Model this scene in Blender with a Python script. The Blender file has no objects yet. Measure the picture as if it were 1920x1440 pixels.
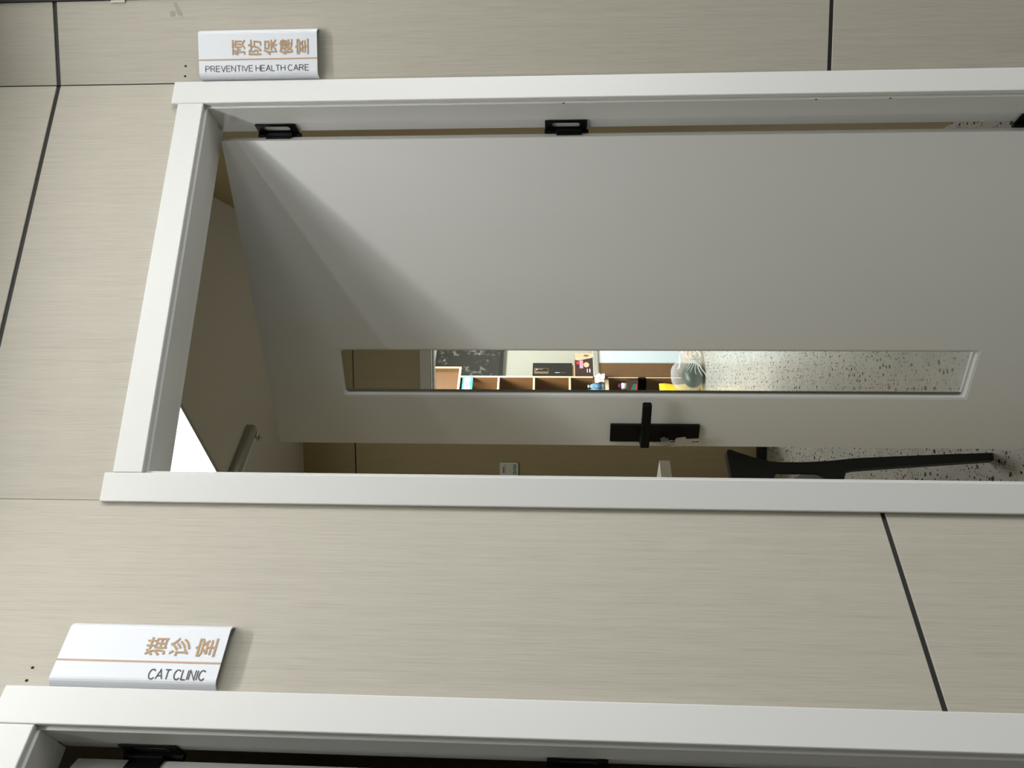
import bpy, bmesh, math, random
from mathutils import Matrix, Vector
SC = bpy.context.scene
COL = SC.collection
PI = math.pi

# ------------------------------------------------------------------ camera, world, lights, exposure
cd = bpy.data.cameras.new('camera')
cd.sensor_fit = 'HORIZONTAL'; cd.sensor_width = 36.0
cd.lens = 1442.0 / 1920.0 * 36.0
cd.clip_start = 0.02; cd.clip_end = 60
cam = bpy.data.objects.new('camera', cd); COL.objects.link(cam)
CAM_H = 1.29
_R = Vector((1.0, -0.0003, 0.0052)); _F = Vector((0.0, 0.9984, 0.0560)).normalized()
_U = _R.cross(_F).normalized(); _R = _F.cross(_U).normalized()
# the phone was held on its side: picture right is world down, picture top is world right
_m = Matrix((( -_U.x, _R.x, -_F.x, 0.0), (-_U.y, _R.y, -_F.y, 0.0), (-_U.z, _R.z, -_F.z, CAM_H), (0, 0, 0, 1)))
cam.matrix_world = _m
SC.camera = cam

SC.view_settings.view_transform = 'Standard'
SC.view_settings.look = 'None'
SC.view_settings.gamma = 1.0
SC.view_settings.use_curve_mapping = False
SC.view_settings.exposure = 0.27
SC.cycles.max_bounces = 10
SC.cycles.diffuse_bounces = 6
SC.cycles.transparent_max_bounces = 12

W = bpy.data.worlds.new('world'); SC.world = W; W.use_nodes = True
W.node_tree.nodes['Background'].inputs[0].default_value = (0.95, 0.98, 1.0, 1)
W.node_tree.nodes['Background'].inputs[1].default_value = 0.10

def area(name, loc, size, energy, color=(1, 1, 1), rot=(0, 0, 0), spread=180):
    l = bpy.data.lights.new(name, 'AREA'); l.shape = 'RECTANGLE'
    l.size, l.size_y = size; l.energy = energy; l.color = color; l.spread = math.radians(spread)
    o = bpy.data.objects.new(name, l); COL.objects.link(o); o.location = loc; o.rotation_euler = rot
    return o
R_ = math.radians
# line lights that follow the walls of the round hall, about half a metre out from them
WARM = (1.0, 0.992, 0.975)
area('hall_light', (0.85, 1.07, 2.84), (0.55, 0.05), 4.0, WARM, (0, 0, R_(-5)), 135)
area('hall_light', (0.36, 1.00, 2.84), (0.75, 0.05), 3.4, WARM, (0, 0, R_(17)), 135)
area('hall_light', (-0.16, 0.74, 2.84), (0.60, 0.05), 6.2, WARM, (0, 0, R_(41)), 135)
area('hall_light', (0.50, 0.60, 2.84), (0.75, 0.05), 2.4, WARM, (0, 0, R_(17)), 140)
# added overhead fill panel on the right; far bright hall light behind left
area('hall_light', (1.6, 0.0, 2.82), (0.9, 0.9), 10.0, (0.98, 0.99, 1.0))
# added unseen side fill that brightens the walls from the right
area('hall_side_fill', (4.4, 0.2, 1.5), (2.4, 2.2), 98.0, (0.98, 0.99, 1.0), (R_(90), 0, R_(80)))
area('hall_light', (-3.3, -2.6, 2.60), (1.4, 1.4), 2.5, (0.93, 0.97, 1.0), (R_(40), 0, R_(-52)))
area('store_light', (0.8, 6.3, 2.82), (1.6, 0.5), 72.0, (1.0, 1.0, 0.985), (0, 0, R_(41)))
area('store_light', (-0.5, 5.75, 2.82), (1.4, 0.5), 100.0, (1.0, 1.0, 0.985), (0, 0, R_(41)))

# ------------------------------------------------------------------ materials
def srgb(r, g, b):
    f = lambda c: ((c / 255.0) / 12.92) if c / 255.0 <= 0.04045 else (((c / 255.0) + 0.055) / 1.055) ** 2.4
    return (f(r), f(g), f(b), 1.0)

def mat(name, col, rough=0.5, metal=0.0, spec=0.5, noise=0.0, nscale=40.0, emit=None):
    m = bpy.data.materials.new(name); m.use_nodes = True
    nt = m.node_tree; b = nt.nodes['Principled BSDF']
    b.inputs['Base Color'].default_value = col
    b.inputs['Roughness'].default_value = rough
    b.inputs['Metallic'].default_value = metal
    b.inputs['Specular IOR Level'].default_value = spec
    if noise:
        tc = nt.nodes.new('ShaderNodeTexCoord'); n = nt.nodes.new('ShaderNodeTexNoise')
        n.inputs['Scale'].default_value = nscale; n.inputs['Detail'].default_value = 4
        r = nt.nodes.new('ShaderNodeValToRGB')
        r.color_ramp.elements[0].color = tuple(c * (1 - noise) for c in col[:3]) + (1,)
        r.color_ramp.elements[1].color = tuple(min(1, c * (1 + noise)) for c in col[:3]) + (1,)
        nt.links.new(tc.outputs['Object'], n.inputs['Vector'])
        nt.links.new(n.outputs['Fac'], r.inputs['Fac']); nt.links.new(r.outputs['Color'], b.inputs['Base Color'])
    if emit:
        b.inputs['Emission Color'].default_value = emit[0]; b.inputs['Emission Strength'].default_value = emit[1]
    return m

def panel_mat(name, c0, c1, c2, rough=0.55):
    """fine vertical brushed grain of the laminate wall panels"""
    m = bpy.data.materials.new(name); m.use_nodes = True
    nt = m.node_tree; N = nt.nodes; L = nt.links; b = N['Principled BSDF']
    b.inputs['Roughness'].default_value = rough; b.inputs['Specular IOR Level'].default_value = 0.35
    tc = N.new('ShaderNodeTexCoord')
    def grain(sx, sz, det):
        mp = N.new('ShaderNodeMapping'); mp.inputs['Scale'].default_value = (sx, 1.0, sz)
        n = N.new('ShaderNodeTexNoise'); n.inputs['Scale'].default_value = 1.0
        n.inputs['Detail'].default_value = det; n.inputs['Roughness'].default_value = 0.65
        L.new(tc.outputs['Object'], mp.inputs['Vector']); L.new(mp.outputs['Vector'], n.inputs['Vector'])
        return n.outputs['Fac']
    a = grain(700, 11, 3); g = grain(110, 2.0, 3)
    mx = N.new('ShaderNodeMath'); mx.operation = 'MULTIPLY_ADD'; mx.inputs[1].default_value = 0.68
    ml = N.new('ShaderNodeMath'); ml.operation = 'MULTIPLY'; ml.inputs[1].default_value = 0.32
    L.new(g, ml.inputs[0]); L.new(a, mx.inputs[0]); L.new(ml.outputs[0], mx.inputs[2])
    r = N.new('ShaderNodeValToRGB'); e = r.color_ramp.elements
    e[0].position = 0.30; e[0].color = c0; e[1].position = 0.72; e[1].color = c2
    k = e.new(0.5); k.color = c1
    L.new(mx.outputs[0], r.inputs['Fac']); L.new(r.outputs['Color'], b.inputs['Base Color'])
    return m

def terrazzo_mat():
    m = bpy.data.materials.new('terrazzo'); m.use_nodes = True
    nt = m.node_tree; N = nt.nodes; L = nt.links; b = N['Principled BSDF']
    b.inputs['Roughness'].default_value = 0.22; b.inputs['Specular IOR Level'].default_value = 0.4
    tc = N.new('ShaderNodeTexCoord')
    nd = N.new('ShaderNodeTexNoise'); nd.inputs['Scale'].default_value = 60
    va = N.new('ShaderNodeVectorMath'); va.operation = 'MULTIPLY_ADD'; va.inputs[1].default_value = (0.012, 0.012, 0)
    L.new(tc.outputs['Object'], nd.inputs['Vector']); L.new(nd.outputs['Color'], va.inputs[0]); L.new(tc.outputs['Object'], va.inputs[2])
    base = N.new('ShaderNodeValToRGB'); base.color_ramp.elements[0].color = srgb(152, 152, 145); base.color_ramp.elements[1].color = srgb(180, 179, 171)
    nb = N.new('ShaderNodeTexNoise'); nb.inputs['Scale'].default_value = 9; nb.inputs['Detail'].default_value = 6
    L.new(tc.outputs['Object'], nb.inputs['Vector']); L.new(nb.outputs['Fac'], base.inputs['Fac'])
    cur = base.outputs['Color']
    for scale, rad, gate in ((34, 0.30, 0.66), (62, 0.30, 0.60), (110, 0.28, 0.70)):
        v = N.new('ShaderNodeTexVoronoi'); v.voronoi_dimensions = '2D'; v.inputs['Scale'].default_value = scale
        L.new(va.outputs[0], v.inputs['Vector'])
        sp = N.new('ShaderNodeSeparateColor'); L.new(v.outputs['Color'], sp.inputs[0])
        rd = N.new('ShaderNodeMath'); rd.operation = 'MULTIPLY'; rd.inputs[1].default_value = rad; L.new(sp.outputs[1], rd.inputs[0])
        lt = N.new('ShaderNodeMath'); lt.operation = 'LESS_THAN'; L.new(v.outputs['Distance'], lt.inputs[0]); L.new(rd.outputs[0], lt.inputs[1])
        gt = N.new('ShaderNodeMath'); gt.operation = 'GREATER_THAN'; gt.inputs[1].default_value = gate; L.new(sp.outputs[0], gt.inputs[0])
        mk = N.new('ShaderNodeMath'); mk.operation = 'MULTIPLY'; L.new(lt.outputs[0], mk.inputs[0]); L.new(gt.outputs[0], mk.inputs[1])
        cr = N.new('ShaderNodeValToRGB'); cr.color_ramp.interpolation = 'CONSTANT'
        cr.color_ramp.elements[0].color = srgb(14, 14, 13); cr.color_ramp.elements[1].position = 0.93; cr.color_ramp.elements[1].color = srgb(120, 92, 70)
        k = cr.color_ramp.elements.new(0.72); k.color = srgb(60, 57, 52)
        L.new(sp.outputs[2], cr.inputs['Fac'])
        mx = N.new('ShaderNodeMix'); mx.data_type = 'RGBA'
        L.new(mk.outputs[0], mx.inputs[0]); L.new(cur, mx.inputs[6]); L.new(cr.outputs['Color'], mx.inputs[7])
        cur = mx.outputs[2]
    L.new(cur, b.inputs['Base Color'])
    return m

def wood_mat(name, c0, c1, rough=0.45):
    m = bpy.data.materials.new(name); m.use_nodes = True
    nt = m.node_tree; N = nt.nodes; L = nt.links; b = N['Principled BSDF']; b.inputs['Roughness'].default_value = rough
    tc = N.new('ShaderNodeTexCoord'); mp = N.new('ShaderNodeMapping'); mp.inputs['Scale'].default_value = (3, 30, 30)
    n = N.new('ShaderNodeTexNoise'); n.inputs['Detail'].default_value = 5; n.inputs['Scale'].default_value = 2
    r = N.new('ShaderNodeValToRGB'); r.color_ramp.elements[0].color = c0; r.color_ramp.elements[1].color = c1
    L.new(tc.outputs['Object'], mp.inputs['Vector']); L.new(mp.outputs['Vector'], n.inputs['Vector'])
    L.new(n.outputs['Fac'], r.inputs['Fac']); L.new(r.outputs['Color'], b.inputs['Base Color'])
    return m

def film_mat(name, col, alpha, rough=0.3):
    """thin clear film or glass: mostly see-through with a sheen"""
    m = bpy.data.materials.new(name); m.use_nodes = True
    nt = m.node_tree; N = nt.nodes; L = nt.links
    b = N['Principled BSDF']; b.inputs['Base Color'].default_value = col; b.inputs['Roughness'].default_value = rough
    t = N.new('ShaderNodeBsdfTransparent'); mx = N.new('ShaderNodeMixShader')
    fr = N.new('ShaderNodeLayerWeight'); fr.inputs['Blend'].default_value = 0.35
    ad = N.new('ShaderNodeMath'); ad.operation = 'MULTIPLY_ADD'; ad.inputs[1].default_value = 0.35; ad.inputs[2].default_value = alpha; ad.use_clamp = True
    L.new(fr.outputs['Facing'], ad.inputs[0]); L.new(ad.outputs[0], mx.inputs['Fac'])
    L.new(t.outputs[0], mx.inputs[1]); L.new(b.outputs[0], mx.inputs[2]); L.new(mx.outputs[0], N['Material Output'].inputs['Surface'])
    return m

def glass_mat(name):
    m = bpy.data.materials.new(name); m.use_nodes = True
    nt = m.node_tree; N = nt.nodes; L = nt.links
    t = N.new('ShaderNodeBsdfTransparent'); t.inputs[0].default_value = (0.95, 0.97, 0.96, 1)
    g = N.new('ShaderNodeBsdfGlossy'); g.inputs['Roughness'].default_value = 0.01
    fr = N.new('ShaderNodeFresnel'); fr.inputs[0].default_value = 1.45; mx = N.new('ShaderNodeMixShader')
    L.new(fr.outputs[0], mx.inputs['Fac']); L.new(t.outputs[0], mx.inputs[1]); L.new(g.outputs[0], mx.inputs[2])
    L.new(mx.outputs[0], N['Material Output'].inputs['Surface'])
    return m

M = dict(
    panel=panel_mat('wall_laminate', srgb(156, 151, 139), srgb(170, 165, 152), srgb(181, 176, 163)),
    panel_in=panel_mat('laminate_dim_cast', srgb(160, 147, 114), srgb(171, 157, 123), srgb(180, 167, 134)),  # hall laminate with the dim room's yellow-brown cast mixed into the colour
    groove=mat('black_groove', srgb(20, 20, 20), 0.6),
    white=mat('white_paint', srgb(206, 207, 204), 0.38, noise=0.01, nscale=3),
    leaf=mat('door_laminate', srgb(212, 213, 210), 0.30, noise=0.015, nscale=4),
    black=mat('black_metal', srgb(9, 9, 10), 0.5, spec=0.2),
    plastic=mat('black_plastic', srgb(24, 27, 28), 0.5, noise=0.05, nscale=300),
    ceil=mat('ceiling_paint', srgb(200, 198, 188), 0.8, noise=0.01, nscale=2),
    cream=mat('cream_wall', srgb(200, 198, 186), 0.7, noise=0.01, nscale=2),
    terrazzo=terrazzo_mat(),
    sign=mat('sign_white', srgb(212, 216, 221), 0.35, noise=0.006, nscale=60),
    gold=mat('sign_gold', srgb(168, 138, 102), 0.45, noise=0.05, nscale=200),
    stripe=mat('sign_stripe', srgb(176, 146, 122), 0.45, noise=0.05, nscale=200),
    ink=mat('dark_ink', srgb(58, 52, 56), 0.5),
    glass=glass_mat('clear_glass'),
    gasket=mat('grey_gasket', srgb(160, 162, 158), 0.5),
    steel=mat('steel', srgb(196, 196, 192), 0.28, 1.0),
    nickel=mat('nickel_keys', srgb(190, 188, 182), 0.35, 0.85),
    led=mat('lit_diffuser', srgb(255, 255, 255), 0.5, emit=((1, 1, 0.98, 1), 6.0)),
    alu=mat('grey_aluminium', srgb(158, 158, 152), 0.45),
    desk=mat('desk_white', srgb(222, 222, 214), 0.45, noise=0.01, nscale=4),
    brown=wood_mat('brown_board', srgb(106, 74, 45), srgb(126, 92, 58)),
    maple=wood_mat('maple_edge', srgb(232, 202, 160), srgb(244, 218, 180)),
    cabwhite=mat('gloss_white', srgb(226, 240, 248), 0.15, noise=0.01, nscale=3),
    grey_top=mat('grey_worktop', srgb(176, 176, 168), 0.5, noise=0.04, nscale=50),
    tv=mat('screen_black', srgb(34, 34, 34), 0.22, noise=0.35, nscale=7),
    tvframe=mat('screen_frame', srgb(28, 34, 40), 0.35),
    paper=mat('white_paper', srgb(238, 238, 236), 0.7, noise=0.02, nscale=30),
    greyprint=mat('grey_print', srgb(120, 120, 124), 0.7),
    teal=mat('teal_print', srgb(76, 168, 162), 0.6),
    green=mat('green_print', srgb(30, 110, 92), 0.6),
    carton=mat('dark_carton', srgb(58, 34, 34), 0.5, noise=0.1, nscale=30),
    blackcarton=mat('black_carton', srgb(20, 20, 22), 0.4, noise=0.1, nscale=30),
    beige=mat('beige_print', srgb(232, 196, 160), 0.6),
    red=mat('red_print', srgb(214, 48, 52), 0.5),
    pink=mat('pink_print', srgb(240, 160, 190), 0.6),
    gilt=mat('gilt_print', srgb(140, 112, 78), 0.4, 0.3),
    yellow=mat('yellow_wrap', srgb(250, 214, 40), 0.35, noise=0.05, nscale=40),
    purple=mat('purple_wrap', srgb(150, 90, 150), 0.4, noise=0.2, nscale=60),
    magenta=mat('magenta_cap', srgb(110, 24, 62), 0.4),
    melon=mat('melon_rind', srgb(30, 52, 34), 0.4, noise=0.6, nscale=18),
    bag=film_mat('bag_film', srgb(240, 248, 252), 0.09),
    fold=film_mat('bag_fold', srgb(238, 246, 246), 0.45),
    water=film_mat('bottle_film', srgb(150, 190, 214), 0.55, 0.2),
    waterlabel=mat('blue_label', srgb(60, 110, 150), 0.4, noise=0.3, nscale=60),
    hole=mat('hole_dark', srgb(18, 17, 15), 0.9),
    residue=mat('glue_residue', srgb(150, 146, 131), 0.7, noise=0.1, nscale=90),
    caulk=mat('old_caulk', srgb(196, 190, 174), 0.8, noise=0.1, nscale=90),
    grime=mat('dirt', srgb(70, 66, 56), 0.9),
)

def flecked(name):  # pale noise flecks over the dark screen colour
    m = bpy.data.materials.new(name); m.use_nodes = True
    nt = m.node_tree; N = nt.nodes; L = nt.links; b = N['Principled BSDF']; b.inputs['Roughness'].default_value = 0.25
    tc = N.new('ShaderNodeTexCoord'); n = N.new('ShaderNodeTexNoise'); n.inputs['Scale'].default_value = 11; n.inputs['Detail'].default_value = 7; n.inputs['Roughness'].default_value = 0.7
    r = N.new('ShaderNodeValToRGB'); e = r.color_ramp.elements
    e[0].position = 0.56; e[0].color = srgb(46, 46, 44); e[1].position = 0.74; e[1].color = srgb(190, 190, 186)
    L.new(tc.outputs['Object'], n.inputs['Vector']); L.new(n.outputs['Fac'], r.inputs['Fac']); L.new(r.outputs['Color'], b.inputs['Base Color'])
    return m
M['tv'] = flecked('flecked_screen')

# ------------------------------------------------------------------ mesh helpers
class MB:
    def __init__(s): s.v = []; s.f = []; s.m = []; s.mats = []; s.smooth = []
    def mi(s, m):
        if m not in s.mats: s.mats.append(m)
        return s.mats.index(m)
    def add(s, vs, fs, m=None, smooth=False, mx=None):
        o = len(s.v); k = s.mi(m)
        for p in vs:
            p = Vector(p); s.v.append(tuple(mx @ p) if mx else tuple(p))
        for f in fs: s.f.append([i + o for i in f]); s.m.append(k); s.smooth.append(smooth)
        return s
    def box(s, x0, x1, y0, y1, z0, z1, m=None, bev=0.0, seg=2, mx=None):
        bm = bmesh.new()
        vs = [bm.verts.new(p) for p in ((x0, y0, z0), (x1, y0, z0), (x1, y1, z0), (x0, y1, z0), (x0, y0, z1), (x1, y0, z1), (x1, y1, z1), (x0, y1, z1))]
        for q in ((3, 2, 1, 0), (4, 5, 6, 7), (0, 1, 5, 4), (1, 2, 6, 5), (2, 3, 7, 6), (3, 0, 4, 7)): bm.faces.new([vs[i] for i in q])
        if bev: bmesh.ops.bevel(bm, geom=list(bm.edges), offset=bev, segments=seg, affect='EDGES', profile=0.5)
        return s.frombm(bm, m, mx=mx)
    def frombm(s, bm, m=None, smooth=False, mx=None):
        bm.verts.index_update()
        s.add([v.co.copy() for v in bm.verts], [[v.index for v in f.verts] for f in bm.faces], m, smooth, mx); bm.free(); return s
    def prism(s, poly, axis, a, b, m=None, smooth=False, mx=None):
        """poly: 2D outline (counter-clockwise); axis 'x','y','z' = extrusion direction"""
        def P(p, t): return {'x': (t, p[0], p[1]), 'y': (p[0], t, p[1]), 'z': (p[0], p[1], t)}[axis]
        n = len(poly); vs = [P(p, a) for p in poly] + [P(p, b) for p in poly]
        fs = [list(range(n))[::-1], list(range(n, 2 * n))] + [[i, (i + 1) % n, (i + 1) % n + n, i + n] for i in range(n)]
        bm = bmesh.new(); bv = [bm.verts.new(p) for p in vs]
        for f in fs: bm.faces.new([bv[i] for i in f])
        bmesh.ops.recalc_face_normals(bm, faces=bm.faces)
        return s.frombm(bm, m, smooth, mx)
    def tube(s, pts, r, m=None, n=10, closed=False, mx=None):
        pts = [Vector(p) for p in pts]; rs = r if isinstance(r, (list, tuple)) else [r] * len(pts)
        vs = []; fs = []; k = len(pts); up = Vector((0.13, 0.21, 0.97))
        for i, p in enumerate(pts):
            if closed: d = (pts[(i + 1) % k] - pts[i - 1]).normalized()
            else: d = (pts[min(i + 1, k - 1)] - pts[max(i - 1, 0)]).normalized()
            a = d.cross(up); a = a.normalized() if a.length > 1e-4 else Vector((1, 0, 0)); b = d.cross(a)
            for j in range(n):
                t = 2 * PI * j / n; vs.append(p + a * math.cos(t) * rs[i] + b * math.sin(t) * rs[i])
        for i in range(k if closed else k - 1):
            i2 = (i + 1) % k
            for j in range(n): fs.append([i * n + j, i * n + (j + 1) % n, i2 * n + (j + 1) % n, i2 * n + j])
        if not closed: fs += [list(range(n))[::-1], [(k - 1) * n + j for j in range(n)]]
        return s.add(vs, fs, m, True, mx)
    def build(s, name, parent=None, mx=None, default=None):
        me = bpy.data.meshes.new(name); me.from_pydata(s.v, [], s.f)
        for m in s.mats: me.materials.append(m if m else default)
        for p, k, sm in zip(me.polygons, s.m, s.smooth): p.material_index = k; p.use_smooth = sm
        me.update()
        bm = bmesh.new(); bm.from_mesh(me); bmesh.ops.recalc_face_normals(bm, faces=bm.faces); bm.to_mesh(me); bm.free()
        o = bpy.data.objects.new(name, me); COL.objects.link(o)
        if parent: o.parent = parent
        if mx: o.matrix_local = mx
        return o

def tag(o, label=None, cat=None, group=None, kind=None):
    if label: o['label'] = label
    if cat: o['category'] = cat
    if group: o['group'] = group
    if kind: o['kind'] = kind
    return o
def thing(name, label, cat, mx=None, group=None, kind=None):
    o = bpy.data.objects.new(name, None); COL.objects.link(o); o.empty_display_size = 0.1
    if mx: o.matrix_world = mx
    return tag(o, label, cat, group, kind)
def frame(x, y, deg, z=0.0):
    return Matrix.Translation((x, y, z)) @ Matrix.Rotation(R_(deg), 4, 'Z')
def at(mx, x=0, y=0, z=0, rot=0): return mx @ Matrix.Translation((x, y, z)) @ Matrix.Rotation(R_(rot), 4, 'Z')

# local frames: x to the right along a wall seen from the hall, y into the wall, z up
FA = frame(0.6785, 1.6999, -5.2)      # right wall, origin at its corner with the middle wall
FB = frame(0.6183, 1.6813, 17.2)      # middle wall, origin at the inner edge of the right casing
FC = frame(-0.2253, 1.4202, 41.0)     # left wall, origin at its corner with the middle wall
FD = frame(0.5529, 1.7232, -28.55)    # open door leaf, origin at its hinge edge
FW = frame(-0.415, 4.774, -7.2)       # rear wall of the room
FF = frame(0.106, 7.112, 41.0)        # furniture front in the store room beyond
CEIL = 2.876

# ------------------------------------------------------------------ setting: floor, ceiling, hall walls
b = MB(); b.box(-6, 6, -5, 10, -0.1, 0, M['terrazzo'])
tag(b.build('floor'), 'speckled pale terrazzo floor running through the doorway', 'floor', kind='structure')
b = MB(); b.box(-6, 6, -5, 10, CEIL, CEIL + 0.1, M['ceil'])
tag(b.build('ceiling'), 'plain pale ceiling over the hall and the rooms', 'ceiling', kind='structure')

def wall_panels(name, rects, backs, mx, label, pm=None, back_m=None):
    """brushed laminate panels standing proud of a black backing, so the joints read as black grooves"""
    b = MB()
    for (x0, x1, z0, z1) in rects: b.box(x0, x1, 0, 0.012, z0, z1, pm or M['panel'], 0.0006, 1)
    for (x0, x1, z0, z1) in backs: b.box(x0, x1, 0.003, 0.085, z0, z1, back_m or M['groove'])
    return tag(b.build(name, mx=mx), label, 'wall', kind='structure')
Z1, Z2, Z3, Z4 = 0.6965, 0.7055, 2.4235, 2.4335
wa = wall_panels('wall_right', [(0.0004, 0.1835, a, c) for a, c in ((0, Z1), (Z2, Z3), (Z4, CEIL))] + [(0.200, 1.3, a, c) for a, c in ((0, Z1), (Z2, Z3), (Z4, CEIL))],
                 [(0.0, 1.3, 0, CEIL)], FA, 'brushed beige panel wall on the right of the open doorway')
b = MB(); b.box(0.1836, 0.1998, -0.003, 0.0029, 0, CEIL, M['groove'], 0.001, 1)
tag(b.build('trim_1', mx=FA), 'black upright edging strip at the far edge of the right wall', 'trim', kind='structure')
b = MB()
b.box(0.1775, 0.1834, -0.003, 0.0, 2.262, 2.296, M['caulk'], 0.0012, 1)
b.build('caulk_residue', wa)
b = MB(); b.add([(0.148, -0.0004, 2.142), (0.176, -0.0004, 2.152), (0.174, -0.0004, 2.145), (0.147, -0.0004, 2.130), (0.146, -0.0004, 2.160), (0.158, -0.0004, 2.160), (0.158, -0.0004, 2.150), (0.147, -0.0004, 2.148)], [[0, 1, 2, 3], [4, 5, 6, 7]], M['residue'])
b.build('glue_mark', wa)
def holes(wall, pts):
    for (x, z) in pts:
        b = MB(); b.prism([(x + 0.0022 * math.cos(t * PI / 5), z + 0.0026 * math.sin(t * PI / 5)) for t in range(10)], 'y', -0.0006, 0.002, M['hole']); b.build('screw_hole', wall)
holes(wa, ((0.0373, 2.1288), (0.0152, 2.1309)))
wb = wall_panels('wall_middle', [(-0.8832, 0.0612, a, c) for a, c in ((2.10, Z3), (Z4, CEIL))] + [(0.02, 0.0612, 0, 2.10), (-0.8832, -0.85, 0, 2.10)],
                 [(-0.8832, 0.0612, 2.09, CEIL), (0.012, 0.0612, 0, 2.09), (-0.8832, -0.843, 0, 2.09)], FB,
                 'brushed beige panel wall above and around the open white door')
wc = wall_panels('wall_left', [(-0.390, -0.0004, a, c) for a, c in ((0, Z1), (Z2, Z3))] + [(-1.32, -0.3901, 2.115, Z3), (-1.32, -0.0004, Z4, CEIL), (-1.32, -1.27, 0, 2.115)],
                 [(-1.32, 0, 2.115, CEIL), (-0.390, 0, 0, 2.115), (-1.32, -1.26, 0, 2.115)], FC,
                 'wide brushed beige panel wall between the two doorways')
holes(wc, ((-0.3206, 2.1393), (-0.3414, 2.1395)))

# ------------------------------------------------------------------ door frames (casings and jambs)
def door_frame(name, mx, label, z_in, ext=0.07):
    """origin: inner edge of the right casing on the wall face; opening runs to x = -0.8314"""
    t = thing(name, label, 'door frame', mx, kind='structure')
    top = z_in + 0.0585
    for x0, x1 in ((0.0, 0.058), (-0.887, -0.8314)):
        b = MB(); b.box(x0, x1, -0.012, 0.0, 0.0, top + 0.016, M['white'], 0.0022, 3); b.build('casing', t)
    b = MB(); b.box(-0.8311, -0.0003, -0.0118, 0.0, z_in, top, M['white'], 0.0022, 3); b.build('casing', t)
    w = 0.0052; d = 0.090
    for x0, x1, r0, r1 in ((-w, 0.02, -w + 0.0022, 0.02), (-0.8514, -0.8314 + w, -0.8514, -0.8314 + w - 0.0022)):
        b = MB(); b.box(x0, x1, 0.0, 0.058, 0, z_in + 0.02 - 0.0001, M['white'], 0.0008, 1)
        b.box(r0, r1, 0.0595, d, 0, z_in + 0.02 - 0.0001, M['white'], 0.0008, 1); b.build('jamb', t)
    b = MB(); b.box(-0.8262, -w, 0.0, 0.058, z_in - w, z_in + 0.02, M['white'], 0.0008, 1)
    b.box(-0.8262, -w, 0.0595, d, z_in - w + 0.0022, z_in + 0.02, M['white'], 0.0008, 1); b.build('jamb', t)
    return t
tf1 = door_frame('trim_2', FB, 'white painted frame around the doorway with the half-open door', 2.075)
for zz in (1.275, 0.735, 0.58):
    b = MB(); b.prism([(0.0015 + 0.002 * math.cos(k * PI / 4), zz + 0.003 * math.sin(k * PI / 4)) for k in range(8)], 'x', -0.00535, -0.0050, M['grime'])
    b.build('paint_chip', tf1)
FC2 = at(FC, -0.4105)
tf2 = door_frame('trim_3', FC2, 'white painted frame of the doorway beside the CAT CLINIC sign', 2.088)

# ------------------------------------------------------------------ doors
def rrect(x0, x1, z0, z1, r, n=5):
    out = []
    for cx, cz, a0 in ((x1 - r, z0 + r, -90), (x1 - r, z1 - r, 0), (x0 + r, z1 - r, 90), (x0 + r, z0 + r, 180)):
        for k in range(n + 1):
            a = R_(a0 + 90 * k / n); out.append((cx + r * math.cos(a), cz + r * math.sin(a)))
    return out
def ring_prism(b, outer, inner, y0, y1, m, mx=None, inner_back=None):
    """frame between two outlines with the same number of points"""
    n = len(outer); ib = inner_back or inner
    vs = [(p[0], y0, p[1]) for p in outer] + [(p[0], y0, p[1]) for p in inner] + [(p[0], y1, p[1]) for p in outer] + [(p[0], y1, p[1]) for p in ib]
    fs = []
    for i in range(n):
        j = (i + 1) % n
        fs += [[i, j, n + j, n + i], [2 * n + j, 2 * n + i, 3 * n + i, 3 * n + j], [i, 2 * n + i, 2 * n + j, j], [n + j, 3 * n + j, 3 * n + i, n + i]]
    b.add(vs, fs, m, False, mx)

LEAF_W, LEAF_T = 0.8187, 0.040
def leaf_mesh(z0, z1, slot):
    b = MB(); xs = [-LEAF_W, slot[0], slot[1], 0.0]; zs = [z0, slot[2], slot[3], z1]
    for y, fl in ((0.0, 0), (LEAF_T, 1)):
        for i in range(3):
            for j in range(3):
                if i == 1 and j == 1: continue
                q = [(xs[i], y, zs[j]), (xs[i + 1], y, zs[j]), (xs[i + 1], y, zs[j + 1]), (xs[i], y, zs[j + 1])]
                b.add(q[::-1] if fl else q, [[0, 1, 2, 3]], M['leaf'])
    for (x0, xx1, q0, q1) in ((-LEAF_W, 0.0, z0, z1), (slot[0], slot[1], slot[2], slot[3])):
        p = [(x0, q0), (xx1, q0), (xx1, q1), (x0, q1)]
        for k in range(4):
            a, c = p[k], p[(k + 1) % 4]
            b.add([(a[0], 0, a[1]), (c[0], 0, c[1]), (c[0], LEAF_T, c[1]), (a[0], LEAF_T, a[1])], [[0, 1, 2, 3]], M['leaf'])
    bm = bmesh.new(); tmp = bpy.data.meshes.new('t'); tmp.from_pydata(b.v, [], b.f); bm.from_mesh(tmp)
    bmesh.ops.remove_doubles(bm, verts=bm.verts, dist=1e-5); bmesh.ops.recalc_face_normals(bm, faces=bm.faces)
    out = MB(); out.frombm(bm, M['leaf']); bpy.data.meshes.remove(tmp); return out

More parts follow.
